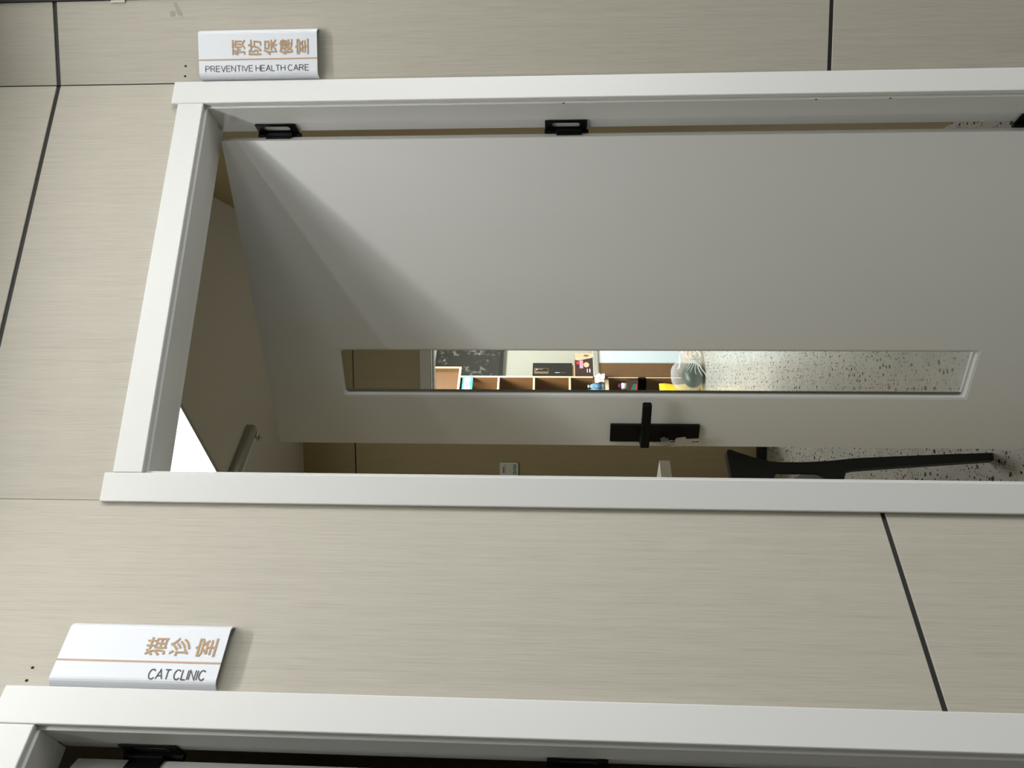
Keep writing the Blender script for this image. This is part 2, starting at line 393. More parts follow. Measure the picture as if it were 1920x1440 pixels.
def hinge(parent, z1, jf, h=0.095):
    """z1: top of the jamb plate; jf: matrix from the jamb frame to the parent frame"""
    b = MB(); z0 = z1 - h
    x = -0.0052
    # plate on the jamb with an oblong cut-out, lying in the y-z plane
    rot = Matrix(((0, 1, 0, 0), (1, 0, 0, 0), (0, 0, 1, 0), (0, 0, 0, 1)))   # swaps x and y so the plate outline is drawn in (y, z)
    ring_prism(b, [(0.061 if p[0] < 0.075 else 0.0925, z0 if p[1] < z0 + h / 2 else z1) if False else p for p in rrect(0.0600, 0.0925, z0, z1, 0.0010)],
               rrect(0.0665, 0.0835, z0 + 0.016, z1 - 0.016, 0.0070), x - 0.0028, x - 0.0002, M['black'], jf @ rot)
    kx, ky = -0.0125, 0.0955
    b.prism([(kx + 0.0065 * math.cos(k * PI / 8), ky + 0.0065 * math.sin(k * PI / 8)) for k in range(16)], 'z', z0 - 0.004, z1 + 0.001, M['black'], False, jf)
    b.box(kx + 0.004, x, 0.088, 0.0955, z0, z1, M['black'], 0, 2, jf)
    o = b.build('hinge', parent)
    # leaf on the door edge
    c = MB(); c.box(-0.0002, 0.0026, 0.018, LEAF_T + 0.003, z0 + 0.012, z1 - 0.026, M['black'], 0.0006, 1)
    c.box(0.0, 0.010, LEAF_T - 0.004, LEAF_T + 0.004, z0 + 0.012, z1 - 0.026, M['black'], 0.0008, 1)
    c.build('hinge_leaf', o)

def make_door(name, label, leafmx, framemx, hz, z0, z1):
    t = thing(name, label, 'door', leafmx, kind='structure')
    slot = (-0.668, -0.5265, z0 + 0.183, z1 - 0.196)
    lf = leaf_mesh(z0, z1, slot); lf.build('door_panel', t)
    b = MB()
    o = rrect(slot[0], slot[1], slot[2], slot[3], 0.002); i1 = rrect(slot[0] + 0.0035, slot[1] - 0.0035, slot[2] + 0.0035, slot[3] - 0.0035, 0.006)
    i2 = rrect(slot[0] + 0.008, slot[1] - 0.008, slot[2] + 0.008, slot[3] - 0.008, 0.010)
    ring_prism(b, o, i1, 0.0015, 0.007, M['leaf'], None, i2); ring_prism(b, o, i2, 0.007, 0.013, M['gasket'])
    ring_prism(b, o, i1, 0.0185, 0.024, M['gasket'])
    b.build('glazing_bead', t)
    b = MB(); b.box(slot[0] + 0.0005, slot[1] - 0.0005, 0.0131, 0.0184, slot[2] + 0.0005, slot[3] - 0.0005, M['glass']); b.build('glass_pane', t)
    jf = leafmx.inverted() @ framemx
    for z in hz: hinge(t, z, jf)
    return t
d1 = make_door('door_1', 'white door standing half open with a tall narrow glass strip', FD, FB, (1.985, 1.316, 0.276), 0.050, 2.057)
# lock plates and levers on both faces
def lock(parent, sgn):
    y0 = 0.0 if sgn < 0 else LEAF_T; S = sgn
    def bx(b, x0, x1, ya, yb, z0, z1, bev):
        a, c = sorted((y0 + S * ya, y0 + S * yb)); b.box(x0, x1, a, c, z0, z1, M['black'], bev, 3)
    b = MB(); bx(b, -0.8005, -0.7475, 0.0, 0.010, 0.904, 1.141, 0.0012); pl = b.build('lock_plate', parent)
    b = MB(); bx(b, -0.792, -0.770, 0.008, 0.046, 1.0425, 1.0645, 0.002)
    bx(b, -0.7905, -0.658, 0.040, 0.058, 1.0410, 1.0645, 0.004); b.build('lever', pl)
    b = MB(); yy = sorted((y0 + S * 0.009, y0 + S * 0.016))
    b.prism([(-0.781 + 0.0085 * math.cos(k * PI / 8), 0.998 + 0.0085 * math.sin(k * PI / 8)) for k in range(16)], 'y', yy[0], yy[1], M['black']); b.build('lock_cylinder', pl)
lock(d1, -1); lock(d1, 1)
# keys: one in the cylinder, one hanging from the ring
kt = thing('key_bunch', 'two nickel keys on a ring left in the black lock plate', 'keys', at(FD, -0.781, -0.016, 0.998))
def key(b, mx):
    b.prism([(-0.012, 0.0), (-0.012, 0.022), (-0.007, 0.027), (0.007, 0.027), (0.012, 0.022), (0.012, 0.0), (0.006, -0.004), (0.0040, -0.036), (0.0, -0.040), (-0.0035, -0.037), (-0.0028, -0.032), (-0.0042, -0.027), (-0.0026, -0.021), (-0.0040, -0.014), (-0.006, -0.004)][::-1],
            'y', -0.0011, 0.0011, M['nickel'], False, mx)
b = MB(); b.prism([(-0.0011, -0.0105), (0.0011, -0.0105), (0.0011, 0.0105), (-0.0011, 0.0105)], 'y', -0.026, -0.006, M['nickel']); b.box(-0.001, 0.001, -0.0065, 0.0, -0.004, 0.004, M['nickel']); b.build('key', kt)
b = MB(); b.tube([(0.0, -0.021 + 0.0075 * math.sin(k * PI / 9) * 0.5, -0.018 + 0.0115 * math.cos(k * PI / 9)) if False else (-0.006 + 0.0095 * math.sin(k * PI / 9), -0.022, -0.0185 + 0.0115 * math.cos(k * PI / 9)) for k in range(18)], 0.0010, M['steel'], 8, True); b.build('ring', kt)
b = MB(); key(b, Matrix.Translation((0.002, -0.022, -0.054)) @ Matrix.Rotation(R_(-8), 4, 'Y') @ Matrix.Rotation(R_(18), 4, 'Z')); b.build('key', kt)

# door of the cat clinic, swung into its dark room
FD2 = FC2 @ FB.inverted() @ FD
FD2 = FC2 @ Matrix.Translation((-0.0216, 0.088, 0.012)) @ Matrix.Rotation(R_(-52), 4, 'Z') @ Matrix.Translation((0, -LEAF_T, 0))
d2 = make_door('door_2', 'white door ajar in the dark doorway beside the CAT CLINIC sign', FD2, FC2, (1.985, 1.300, 0.264), 0.038, 2.045)

# ------------------------------------------------------------------ rooms behind
def seg_wall(name, p, q, z0, z1, m, label, th=0.06):
    p = Vector((p[0], p[1], 0)); q = Vector((q[0], q[1], 0)); d = q - p
    b = MB(); b.box(0, d.length, 0, th, z0, z1, m)
    return tag(b.build(name, mx=Matrix.Translation(p) @ Matrix.Rotation(math.atan2(d.y, d.x), 4, 'Z')), label, 'wall', kind='structure')
seg_wall('wall_room_right', (0.92, 4.66), (0.92, 1.78), 0, CEIL, M['panel_in'], 'brown-tinted laminate wall of the room behind the open door', -0.06)
b = MB(); b.box(0.905, 0.9195, 1.80, 4.60, 0, 0.068, M['groove'], 0.002, 1)
tag(b.build('baseboard_right'), 'black skirting seen through the gap beside the hinges', 'baseboard', kind='structure')
seg_wall('wall_room_left', (-0.31, 1.52), (-2.2, 5.0), 0, CEIL, M['panel_in'], 'partition wall dividing the two rooms behind the doors', 0.06)
# rear wall of the room with its own doorway
wr = MB(); OX0, OX1 = 0.22, 1.05
for x0, x1, z0, z1 in ((-1.85, OX0 - 0.02, 0, 2.538), (OX0 - 0.02, OX1 + 0.02, 2.075, 2.538), (OX1 + 0.02, 1.36, 0, 2.538), (-1.85, 1.36, 2.547, CEIL)):
    wr.box(x0, x1, 0.0, 0.012, z0, z1, M['panel_in'])
for x0, x1, z0, z1 in ((-1.85, OX0 - 0.02, 0, CEIL), (OX0 - 0.02, OX1 + 0.02, 2.07, CEIL), (OX1 + 0.02, 3.3, 0, CEIL)):
    wr.box(x0, x1, 0.004, 0.10, z0, z1, M['groove'])
tag(wr.build('wall_back', mx=FW), 'brown-tinted laminate wall at the back of the room with a doorway', 'wall', kind='structure')
b = MB()
for x0, x1 in ((-1.85, OX0 - 0.07), (OX1 + 0.07, 1.33)): b.box(x0, x1, -0.012, 0.0, 0, 0.061, M['groove'], 0.0015, 1)
tag(b.build('baseboard_back', mx=FW), 'black skirting along the foot of the back wall', 'baseboard', kind='structure')
t = thing('trim_4', 'grey door frame in the back wall seen through the glass strip', 'door frame', FW, kind='structure')
for x0, x1 in ((OX0 - 0.06, OX0), (OX1, OX1 + 0.06)):
    b = MB(); b.box(x0, x1, -0.012, 0.0, 0, 2.122, M['white'], 0.002, 2); b.build('casing', t)
b = MB(); b.box(OX0, OX1, -0.0118, 0.0, 2.062, 2.122, M['white'], 0.002, 2); b.build('casing', t)
for x0, x1 in ((OX0 - 0.02, OX0 + 0.006), (OX1 - 0.006, OX1 + 0.02)):
    b = MB(); b.box(x0, x1, 0.0, 0.105, 0, 2.075, M['white'], 0.001, 1); b.build('jamb', t)
b = MB(); b.box(OX0 + 0.006, OX1 - 0.006, 0.0, 0.105, 2.054, 2.075, M['white'], 0.001, 1); b.box(OX0 + 0.006, OX1 - 0.006, 0.045, 0.105, 2.044, 2.0535, M['white'], 0.001, 1); b.build('jamb', t)
# shell of the cat clinic room
seg_wall('wall_clinic_back', (-2.26, 5.0), (-4.6, 3.2), 0, CEIL, M['panel_in'], 'far wall of the dark room behind the CAT CLINIC doorway', 0.06)
seg_wall('wall_clinic_left', (-4.6, 3.2), (-1.28, 0.62), 0, CEIL, M['panel_in'], 'side wall of the dark room behind the CAT CLINIC doorway', -0.06)
# store room beyond
seg_wall('wall_store_back', (1.60, 8.88), (-2.2, 5.58), 0, CEIL, M['cream'], 'cream wall of the bright store room behind the shelves', -0.06)
seg_wall('wall_store_left', (-2.2, 5.6), (-2.24, 5.03), 0, CEIL, M['cream'], 'short end wall of the bright store room', 0.06)
seg_wall('wall_store_right', (1.62, 8.88), (2.86, 4.52), 0, CEIL, M['cream'], 'long end wall of the bright store room', -0.06)

# ------------------------------------------------------------------ signs beside the doors
def glyph_mesh(b, ch, cx, cz, w, h, y, m, bold=0.012, depth=0.0008):
    """one character of the built-in font, fattened by shifted copies and fitted to a w x h box"""
    cu = bpy.data.curves.new('g', 'FONT'); cu.body = ch; cu.resolution_u = 4
    o = bpy.data.objects.new('g', cu); COL.objects.link(o); bpy.context.view_layer.update()
    me = bpy.data.meshes.new_from_object(o.evaluated_get(bpy.context.evaluated_depsgraph_get()))
    vs = [v.co.copy() for v in me.vertices]; fs = [list(p.vertices) for p in me.polygons]
    bpy.data.objects.remove(o); bpy.data.curves.remove(cu); bpy.data.meshes.remove(me)
    x0, x1 = min(v.x for v in vs) - bold, max(v.x for v in vs) + bold; z0, z1 = min(v.y for v in vs) - bold, max(v.y for v in vs) + bold
    k = 0
    for dx, dz in ((0, 0), (bold, 0), (-bold, 0), (0, bold), (0, -bold), (bold * .7, bold * .7), (-bold * .7, bold * .7), (bold * .7, -bold * .7), (-bold * .7, -bold * .7)):
        pts = [(cx + ((v.x + dx - x0) / (x1 - x0) - 0.5) * w, y - depth * (0.6 + 0.05 * k), cz + ((v.y + dz - z0) / (z1 - z0) - 0.5) * h) for v in vs]
        b.add(pts, fs, m); k += 1

def arc(cx, cy, rx, ry, a0, a1, n=10): return [(cx + rx * math.cos(R_(a0 + (a1 - a0) * k / n)), cy + ry * math.sin(R_(a0 + (a1 - a0) * k / n))) for k in range(n + 1)]
STROKE = {
    'P': (0.66, [[(0, 0), (0, 1)], [(0, 1), (0.30, 1)] + arc(0.34, 0.745, 0.28, 0.255, 90, -90) + [(0, 0.49)]]),
    'R': (0.72, [[(0, 0), (0, 1)], [(0, 1), (0.34, 1)] + arc(0.36, 0.76, 0.27, 0.24, 90, -90) + [(0, 0.52)], [(0.36, 0.52), (0.66, 0)]]),
    'E': (0.62, [[(0.6, 1), (0, 1), (0, 0), (0.62, 0)], [(0, 0.52), (0.55, 0.52)]]),
    'V': (0.70, [[(0, 1), (0.35, 0), (0.70, 1)]]),
    'N': (0.70, [[(0, 0), (0, 1), (0.66, 0), (0.66, 1)]]),
    'T': (0.68, [[(0, 1), (0.68, 1)], [(0.34, 1), (0.34, 0)]]),
    'I': (0.08, [[(0.04, 0), (0.04, 1)]]),
    'H': (0.66, [[(0, 0), (0, 1)], [(0.66, 0), (0.66, 1)], [(0, 0.52), (0.66, 0.52)]]),
    'A': (0.74, [[(0, 0), (0.37, 1), (0.74, 0)], [(0.12, 0.34), (0.62, 0.34)]]),
    'L': (0.46, [[(0, 1), (0, 0), (0.50, 0)]]),
    'C': (0.74, [arc(0.38, 0.5, 0.37, 0.51, 40, 322, 18)]),
    ' ': (0.14, []),
}
def stroke_text(b, text, length, cap, thick, place, m, gap=0.17):
    """text laid out along t in [0, length]; place(t, h) -> 3D point"""
    total = sum(STROKE[c][0] + gap for c in text) - gap; sx = length / total; t0 = 0.0
    for c in text:
        for line in STROKE[c][1]:
            pts = [((t0 + p[0]) * sx, p[1] * cap) for p in line]
            n = len(pts); L = []; Rr = []
            for i in range(n):
                a = Vector(pts[max(i - 1, 0)]); c2 = Vector(pts[min(i + 1, n - 1)]); p = Vector(pts[i])
                d1_ = (p - a).normalized() if i > 0 else (c2 - p).normalized(); d2_ = (c2 - p).normalized() if i < n - 1 else d1_
                nn = Vector((-(d1_ + d2_).y, (d1_ + d2_).x)); nn = nn.normalized() if nn.length > 1e-6 else Vector((-d1_.y, d1_.x))
                k = max(0.35, abs(nn.dot(Vector((-d1_.y, d1_.x)))))
                L.append(p + nn * thick / 2 / k); Rr.append(p - nn * thick / 2 / k)
            vs = [place(*p) for p in L] + [place(*p) for p in Rr]
            b.add(vs, [[i, i + 1, n + i + 1, n + i] for i in range(n - 1)], m)
        t0 += STROKE[c][0] + gap

def sign(mx, label, wd, ht, chars, ch_w, ch_h, ch_z, eng, eng_z, eng_len, cap):
    t = thing('door_sign', label, 'sign', mx, group='white room name signs')
    hw = wd / 2; D = 0.018
    out = [(-hw, 0.0)] + [(-hw + 0.004 + 0.010 * (1 - math.cos(R_(a))) - 0.004 * (1 - a / 90.0), -D * math.sin(R_(a)) ) for a in (15, 30, 45, 60, 75, 90)]
    out = out + [(-x, y) for x, y in out[::-1]]
    inn = [(x * (hw - 0.002) / hw, min(0.0, y + (0.002 if y < -0.004 else 0.0))) for x, y in out]
    b = MB(); n = len(out)
    vs = []; fs = []
    for z in (-ht / 2, ht / 2):
        vs += [(x, y, z) for x, y in out] + [(x, y, z) for x, y in inn]
    for i in range(n - 1):
        fs += [[i, i + 1, 2 * n + i + 1, 2 * n + i], [n + i + 1, n + i, 3 * n + i, 3 * n + i + 1], [i + 1, i, n + i, n + i + 1], [2 * n + i, 2 * n + i + 1, 3 * n + i + 1, 3 * n + i]]
    fs += [[0, 2 * n, 3 * n, n], [n - 1, 2 * n - 1, 4 * n - 1, 3 * n - 1]]
    b.add(vs, fs, M['sign']); b.build('channel_plate', t)
    b = MB(); b.box(-0.0152, -0.0123, -D - 0.0004, -D + 0.0005, -ht / 2, ht / 2, M['stripe']); tag(b.build('stripe', t), 'thin gold line')
    b = MB()
    for c, z in zip(chars, ch_z): glyph_mesh(b, c, 0.0115, z, ch_w, ch_h, -D, M['gold'])
    tag(b.build('lettering', t), 'gold characters')
    b = MB(); stroke_text(b, eng, eng_len, cap, cap * 0.118, lambda tt, h: (-0.0334 - cap / 2 + h, -D - 0.0006, eng_z - tt), M['ink']); tag(b.build('lettering', t), 'dark thin capitals')
    return t
S1Z = (1.8205 + 2.0895) / 2
sign(at(FA, 0.0575, 0, S1Z), 'white sign reading PREVENTIVE HEALTH CARE beside the half-open door', 0.110, 0.269, '预防保健室', 0.0335, 0.0300,
     [z - S1Z for z in (1.9975, 1.9612, 1.9255, 1.8905, 1.8545)], 'PREVENTIVE HEALTH CARE', 2.0742 - S1Z, 0.2345, 0.0122)
S2Z = (1.8213 + 2.0930) / 2
sign(at(FC, -0.2987, 0, S2Z), 'white sign reading CAT CLINIC on the wall between the doorways', 0.1085, 0.2717, '猫诊室', 0.0305, 0.0345,
     [z - S2Z for z in (1.9355, 1.8960, 1.8530)], 'CAT CLINIC', 1.9325 - S2Z, 0.0920, 0.0150)

# ------------------------------------------------------------------ inside the room: ceiling light, lamp, chair, desk, notice
t = thing('ceiling_light', 'bright square ceiling panel just inside the open doorway', 'light', frame(-0.06, 3.13, 131.86, CEIL))
b = MB(); o = [(0, 0), (0.6, 0), (0.6, 0.6), (0, 0.6)]; i_ = [(0.02, 0.02), (0.58, 0.02), (0.58, 0.58), (0.02, 0.58)]
ring_prism(b, o, i_, -0.014, -0.0005, M['gasket'], Matrix(((1, 0, 0, 0), (0, 0, 1, 0), (0, 1, 0, 0), (0, 0, 0, 1)))); b.build('rim', t)
b = MB(); b.box(0.0202, 0.5798, 0.0202, 0.5798, -0.007, -0.001, M['led']); b.build('diffuser', t)

t = thing('tube_lamp', 'unlit grey linear lamp fitting under the room ceiling', 'lamp', frame(-0.245, 3.905, -134.2, CEIL))
b = MB(); b.prism([(0.040, -0.0005), (-0.010, -0.0005), (-0.010, -0.030), (-0.002, -0.045), (0.034, -0.045), (0.040, -0.036)], 'x', 0.0, 1.2, M['alu']); b.build('housing', t)
b = MB(); b.box(0.030, 0.130, -0.018, -0.0100, -0.032, -0.006, M['groove']); b.build('slot', t)
b = MB(); b.tube([(0.02, -0.036, -0.026), (1.18, -0.036, -0.026)], 0.013, M['cabwhite'], 14); tag(b.build('tube', t), 'bare unlit tube')
b = MB(); b.box(-0.004, 0.028, -0.054, -0.0185, -0.046, -0.0005, M['steel'], 0.003, 2); b.tube([(0.010, -0.046, -0.056), (0.010, -0.046, -0.040)], 0.006, M['steel'], 12); b.build('end_clip', t)

# chair: only its right side shows past the casing
ch = thing('chair', 'black plastic chair with an openwork back behind the doorway', 'chair', frame(-0.2135, 2.362, 20.0) @ Matrix.Translation((-0.205, 0.20, 0)))
X0 = 0.205   # right foot in chair space
st_out = [(0.000, 0.452), (-0.012 + 0.000, 0.49), (-0.022, 0.55), (-0.026, 0.60), (-0.024, 0.65), (-0.012, 0.69), (0.004, 0.735), (0.013, 0.766), (0.008, 0.776)]
def chair_prof(z):
    pts = [(0.0, 0.011), (0.12, 0.006), (0.25, -0.001), (0.395, -0.009), (0.47, -0.018), (0.55, -0.0235), (0.62, -0.024), (0.66, -0.021), (0.70, -0.010), (0.74, 0.003), (0.77, 0.013)]
    for (a, xa), (c, xc) in zip(pts, pts[1:]):
        if z <= c: return xa + (xc - xa) * (z - a) / (c - a)
    return pts[-1][1]
def chair_inner(z):   # inner edge of leg and stile
    pts = [(0.0, -0.011), (0.2, -0.027), (0.395, -0.043), (0.425, -0.047), (0.442, -0.058), (0.452, -0.080), (0.4555, -0.12)]
    for (a, xa), (c, xc) in zip(pts, pts[1:]):
        if z <= c: return xa + (xc - xa) * (z - a) / (c - a)
    return -0.12
def rear_leg(sg):
    zs = [0.455 * k / 18 for k in range(19)]
    poly = [(sg * (X0 + chair_prof(z)), z) for z in zs] + [(sg * (X0 + chair_inner(z)), z) for z in zs[::-1]]
    b = MB(); b.prism(poly, 'y', -0.222, -0.190, M['plastic']); return b
for sg in (1, -1): rear_leg(sg).build('leg', ch)
for sg in (1, -1):
    b = MB(); b.tube([(sg * (X0 + 0.005 if False else X0 - 0.012), 0.215, 0.46), (sg * (X0 - 0.002), 0.232, 0.2), (sg * (X0 + 0.006), 0.240, 0.0)], [0.018, 0.015, 0.011], M['plastic'], 14); b.build('leg', ch)
b = MB()
zs = [0.44 + 0.334 * k / 24 for k in range(25)]
seat_poly = [(-0.18, -0.22), (0.18, -0.22), (0.20, -0.12), (0.212, 0.12), (0.195, 0.225), (0.15, 0.24), (-0.15, 0.24), (-0.195, 0.225), (-0.212, 0.12), (-0.20, -0.12)]
b.prism(seat_poly, 'z', 0.446, 0.478, M['plastic']); b.build('seat', ch)
b = MB()
for sg in (1, -1):   # stiles with rounded inner corners top and bottom of the open space
    def inner(z):
        base = -0.0550
        if z < 0.515: return base - 0.03 * ((0.515 - z) / 0.04) ** 2 if z > 0.475 else -0.0885 - 0.3 * 0.1
        if z > 0.625: return base - 0.05 * ((z - 0.625) / 0.03) ** 2 if z < 0.655 else -0.12
        return base
    zz = [0.455 + 0.205 * k / 24 for k in range(25)]
    poly = [(sg * (X0 + chair_prof(z)), z) for z in zz] + [(sg * (X0 + max(inner(z), -0.14)), z) for z in zz[::-1]]
    b.prism(poly, 'y', -0.222, -0.196, M['plastic'])
top = [(X0 + chair_prof(0.655), 0.655), (X0 + chair_prof(0.70), 0.70), (X0 + chair_prof(0.74), 0.74), (X0 + 0.0125, 0.766), (X0 + 0.009, 0.774), (X0 + 0.0, 0.7745), (X0 - 0.07, 0.767), (0.0, 0.760)]
bot = [(0.0, 0.652), (X0 - 0.12, 0.652)]
b.prism(top + [(-x, z) for x, z in top[::-1]] + [(-x, z) for x, z in bot[::-1]] + [bot[1]], 'y', -0.226, -0.194, M['plastic'])
b.build('backrest', ch)

dk = thing('desk', 'white desk with a thick top beside the black chair', 'desk', frame(-0.39, 4.0, -136.2))
b = MB(); b.box(0, 1.2, -0.62, 0, 0.698, 0.752, M['desk'], 0.002, 2); b.build('tabletop', dk)
for x in (0.30, 1.14):
    b = MB(); b.box(x, x + 0.03, -0.55, -0.07, 0, 0.698, M['desk'], 0.002, 1); b.build('panel_leg', dk)

nt_ = thing('notice_plate', 'small white plate with green writing on the back wall', 'sign', at(FW, -0.172, 0, 1.574))
b = MB(); b.prism(rrect(-0.10, 0.10, -0.058, 0.058, 0.012), 'y', -0.010, -0.0005, M['desk']); b.build('plate', nt_)
b = MB(); b.prism(rrect(-0.0985, 0.1015, -0.062, 0.054, 0.012), 'y', -0.006, -0.0002, M['green']); tag(b.build('backing', nt_), 'dark green lower edge')  # green plate set slightly lower than the white one
b = MB()
for k, (x, w_) in enumerate(((0.082, 0.012), (0.066, 0.012), (0.050, 0.010), (0.032, 0.014))):
    b.box(x - w_ / 2, x - w_ / 2 + 0.003, -0.0108, -0.0099, -0.047, -0.029, M['green'])
    b.box(x - w_ / 2, x + w_ / 2, -0.0108, -0.0099, -0.033 + 0.003 * (k % 2), -0.029 + 0.003 * (k % 2), M['green']); b.box(x - w_ / 2, x + w_ / 2, -0.0108, -0.0099, -0.041, -0.038, M['green'])
    b.box(x + w_ / 2 - 0.003, x + w_ / 2, -0.0108, -0.0099, -0.047 if k % 2 else -0.041, -0.029, M['green'])
b.build('writing', nt_)
b = MB(); b.tube([(0.012 + 0.008 * math.cos(k * PI / 3), -0.0104, 0.033 + 0.008 * math.sin(k * PI / 3)) for k in range(6)], 0.0016, M['green'], 6, True)
b.box(0.034, 0.070, -0.0108, -0.0099, 0.030, 0.038, M['greyprint']); b.box(0.030, 0.086, -0.0108, -0.0099, 0.022, 0.0245, M['greyprint']); b.build('emblem', nt_)

# ------------------------------------------------------------------ store room seen through the glass strip
bk = thing('bookcase', 'tall brown bookcase with pale edges seen through the door glass', 'bookcase', FF)
def shelf(x0, x1, z, th=0.018, lip=None):
    b = MB(); b.box(x0, x1, 0.003, 0.33, z - th / 2, z + th / 2, M['brown']); b.box(x0, x1, 0.0, 0.0029, z - th / 2, z + th / 2, M['maple']); return b
def upright(x0, x1, z0, z1):
    b = MB(); b.box(x0, x1, 0.003, 0.33, z0, z1, M['brown']); b.box(x0, x1, 0.0, 0.0029, z0, z1, M['maple']); return b
upright(-0.0590, -0.0420, 0.945, 2.163).build('side_panel', bk)
upright(-0.0600, -0.0500, 0.0, 0.8105).build('side_panel', bk)
upright(-1.06, -1.043, 0.0, 2.163).build('side_panel', bk)
for z in (1.8095, 1.4845, 1.1565): shelf(-1.043, -0.0591, z).build('shelf', bk)
shelf(-1.043, -0.083, 0.820, 0.032).build('shelf', bk)
shelf(-1.043, -0.0601, 0.490, 0.030).build('shelf', bk)
shelf(-1.043, -0.0601, 0.10, 0.018).build('shelf', bk)
b = MB(); b.box(-1.06, -0.042, 0.331, 0.345, 0.0, 2.163, M['brown']); b.build('back_panel', bk)
b = MB(); b.box(-0.0829, -0.045, 0.02, 0.33, 0.811, 0.944, M['brown']); b.build('side_panel', bk)
# top box of the bookcase
b = MB()
b.box(-1.06, 0.069, 0.003, 0.345, 2.166, 2.184, M['brown']); b.box(-1.06, 0.069, 0.0, 0.0029, 2.164, 2.184, M['maple'])
b.box(0.052, 0.070, 0.003, 0.345, 2.184, 2.62, M['brown']); b.box(0.052, 0.070, 0.0, 0.0029, 2.184, 2.62, M['maple'])
b.box(-1.06, 0.070, 0.0, 0.345, 2.602, 2.62, M['brown']); b.box(-1.06, -1.042, 0.0, 0.345, 2.184, 2.602, M['brown'])
b.box(-1.04, 0.051, 0.040, 0.056, 2.185, 2.601, M['brown'])
b.build('top_box', bk)

cb = thing('base_cabinet', 'low cabinet with a glossy white front beside the brown bookcase', 'cabinet', FF)
b = MB(); b.box(-0.0410, 0.120, 0.0, 0.34, 0.0, 0.884, M['brown']); tag(b.build('end_panel', cb), 'brown end panel')
b = MB(); b.box(0.1201, 0.128, -0.002, 0.34, 0.12, 0.884, M['alu']); b.build('edge_strip', cb)
b = MB(); b.box(0.1285, 0.95, 0.0, 0.34, 0.124, 0.884, M['cabwhite'], 0.003, 2); tag(b.build('front_panel', cb), 'glossy white front')
b = MB(); b.box(0.1285, 0.95, 0.006, 0.34, 0.0, 0.123, M['maple']); b.build('plinth', cb)
b = MB(); b.box(-0.0408, 0.95, -0.012, 0.355, 0.8925, 0.938, M['grey_top'], 0.003, 2); b.box(-0.0408, 0.95, -0.004, 0.355, 0.8845, 0.8922, M['maple']); b.build('worktop', cb)

def item(name, label, cat, x, y, z, group=None): return thing(name, label, cat, at(FF, x, y, z), group)
tv = item('television', 'black wall-mounted television with a scuffed screen in the bright room', 'television', 0.71, 0.355, 1.81)
b = MB(); b.box(-0.61, 0.61, -0.05, 0.0, 0.0, 0.675, M['tvframe'], 0.004, 2); b.build('casing', tv)
b = MB(); b.box(-0.600, 0.600, -0.0515, -0.0502, 0.034, 0.665, M['tv']); b.build('screen', tv)

pk = item('printed_carton', 'dark brown printed carton lying on the grey worktop', 'box', 0.1225, 0.17, 0.9385)
b = MB(); b.box(-0.142, 0.142, -0.15, 0.14, 0.0, 0.166, M['carton'], 0.002, 1); b.build('box', pk)
b = MB()
yf = -0.1508
wave = [(0.060, 0.166), (0.052, 0.140), (0.058, 0.10), (0.072, 0.06), (0.080, 0.02), (0.094, 0.0), (0.142, 0.0), (0.142, 0.166)]
b.prism([(x, z) for x, z in wave], 'y', yf, yf + 0.0004, M['beige'])
tag(b.build('print', pk), 'beige wavy band')
def oval(cx, cz, rx, rz, m, lab, y=0.0):
    b = MB(); b.prism([(cx + rx * math.cos(k * PI / 8), cz + rz * math.sin(k * PI / 8)) for k in range(16)], 'y', yf - 0.0004 - y, yf - y, m); tag(b.build('print', pk), lab)
def patch(parent, x0, x1, z0, z1, y, m, lab, th=0.0004):
    b = MB(); b.box(x0, x1, y - th, y, z0, z1, m); tag(b.build('print', parent), lab)
oval(0.020, 0.138, 0.022, 0.018, M['red'], 'red dot'); oval(-0.004, 0.062, 0.032, 0.026, M['beige'], 'beige oval'); oval(0.112, 0.062, 0.012, 0.026, M['gilt'], 'brown oval', 0.0005)
patch(pk, -0.048, 0.050, 0.092, 0.124, yf - 0.0005, M['pink'], 'pink patch')
patch(pk, -0.10, -0.055, 0.050, 0.058, yf, M['paper'], 'white mark'); patch(pk, -0.10, -0.055, 0.026, 0.036, yf, M['paper'], 'white mark')

fb = item('flat_box', 'shallow cream box between the two dark cartons', 'box', 0.055, 0.17, 1.105)
b = MB(); b.box(-0.070, 0.070, -0.14, 0.12, 0.0, 0.026, M['beige'], 0.002, 1); b.build('lid', fb)
bc = item('black_carton', 'black carton with a gold-rimmed label stacked above the brown carton', 'box', 0.062, 0.17, 1.1315)
b = MB(); b.box(-0.082, 0.080, -0.15, 0.12, 0.0, 0.368, M['blackcarton'], 0.002, 1); b.build('box', bc)
b = MB(); b.box(-0.056, 0.012, -0.1512, -0.1502, 0.220, 0.352, M['gilt']); b.box(-0.030, 0.008, -0.1518, -0.1513, 0.224, 0.340, M['blackcarton']); b.build('label', bc)
for x0, x1, z0, z1, y, m_ in ((-0.006, 0.002, 0.272, 0.322, -0.1519, 'greyprint'), (-0.014, 0.003, 0.326, 0.334, -0.1519, 'paper'), (-0.045, -0.040, 0.118, 0.160, -0.1503, 'paper'), (-0.043, -0.040, 0.06, 0.11, -0.1503, 'greyprint')):
    patch(bc, x0, x1, z0, z1, y, M[m_], 'pale mark')

lc = item('shelf_label', 'white card with a teal border at the top of the bookcase', 'card', -0.140, 0.0, 2.045)
b = MB(); b.box(-0.088, 0.088, -0.004, -0.0005, 0.0, 0.096, M['teal'], 0.001, 1); b.build('holder', lc)
b = MB(); b.box(-0.080, 0.072, -0.0056, -0.0043, 0.022, 0.078, M['paper']); b.box(-0.05, 0.02, -0.0061, -0.0057, 0.046, 0.058, M['greyprint']); b.box(-0.03, 0.03, -0.0061, -0.0057, 0.016, 0.030, M['teal']); b.build('card', lc)

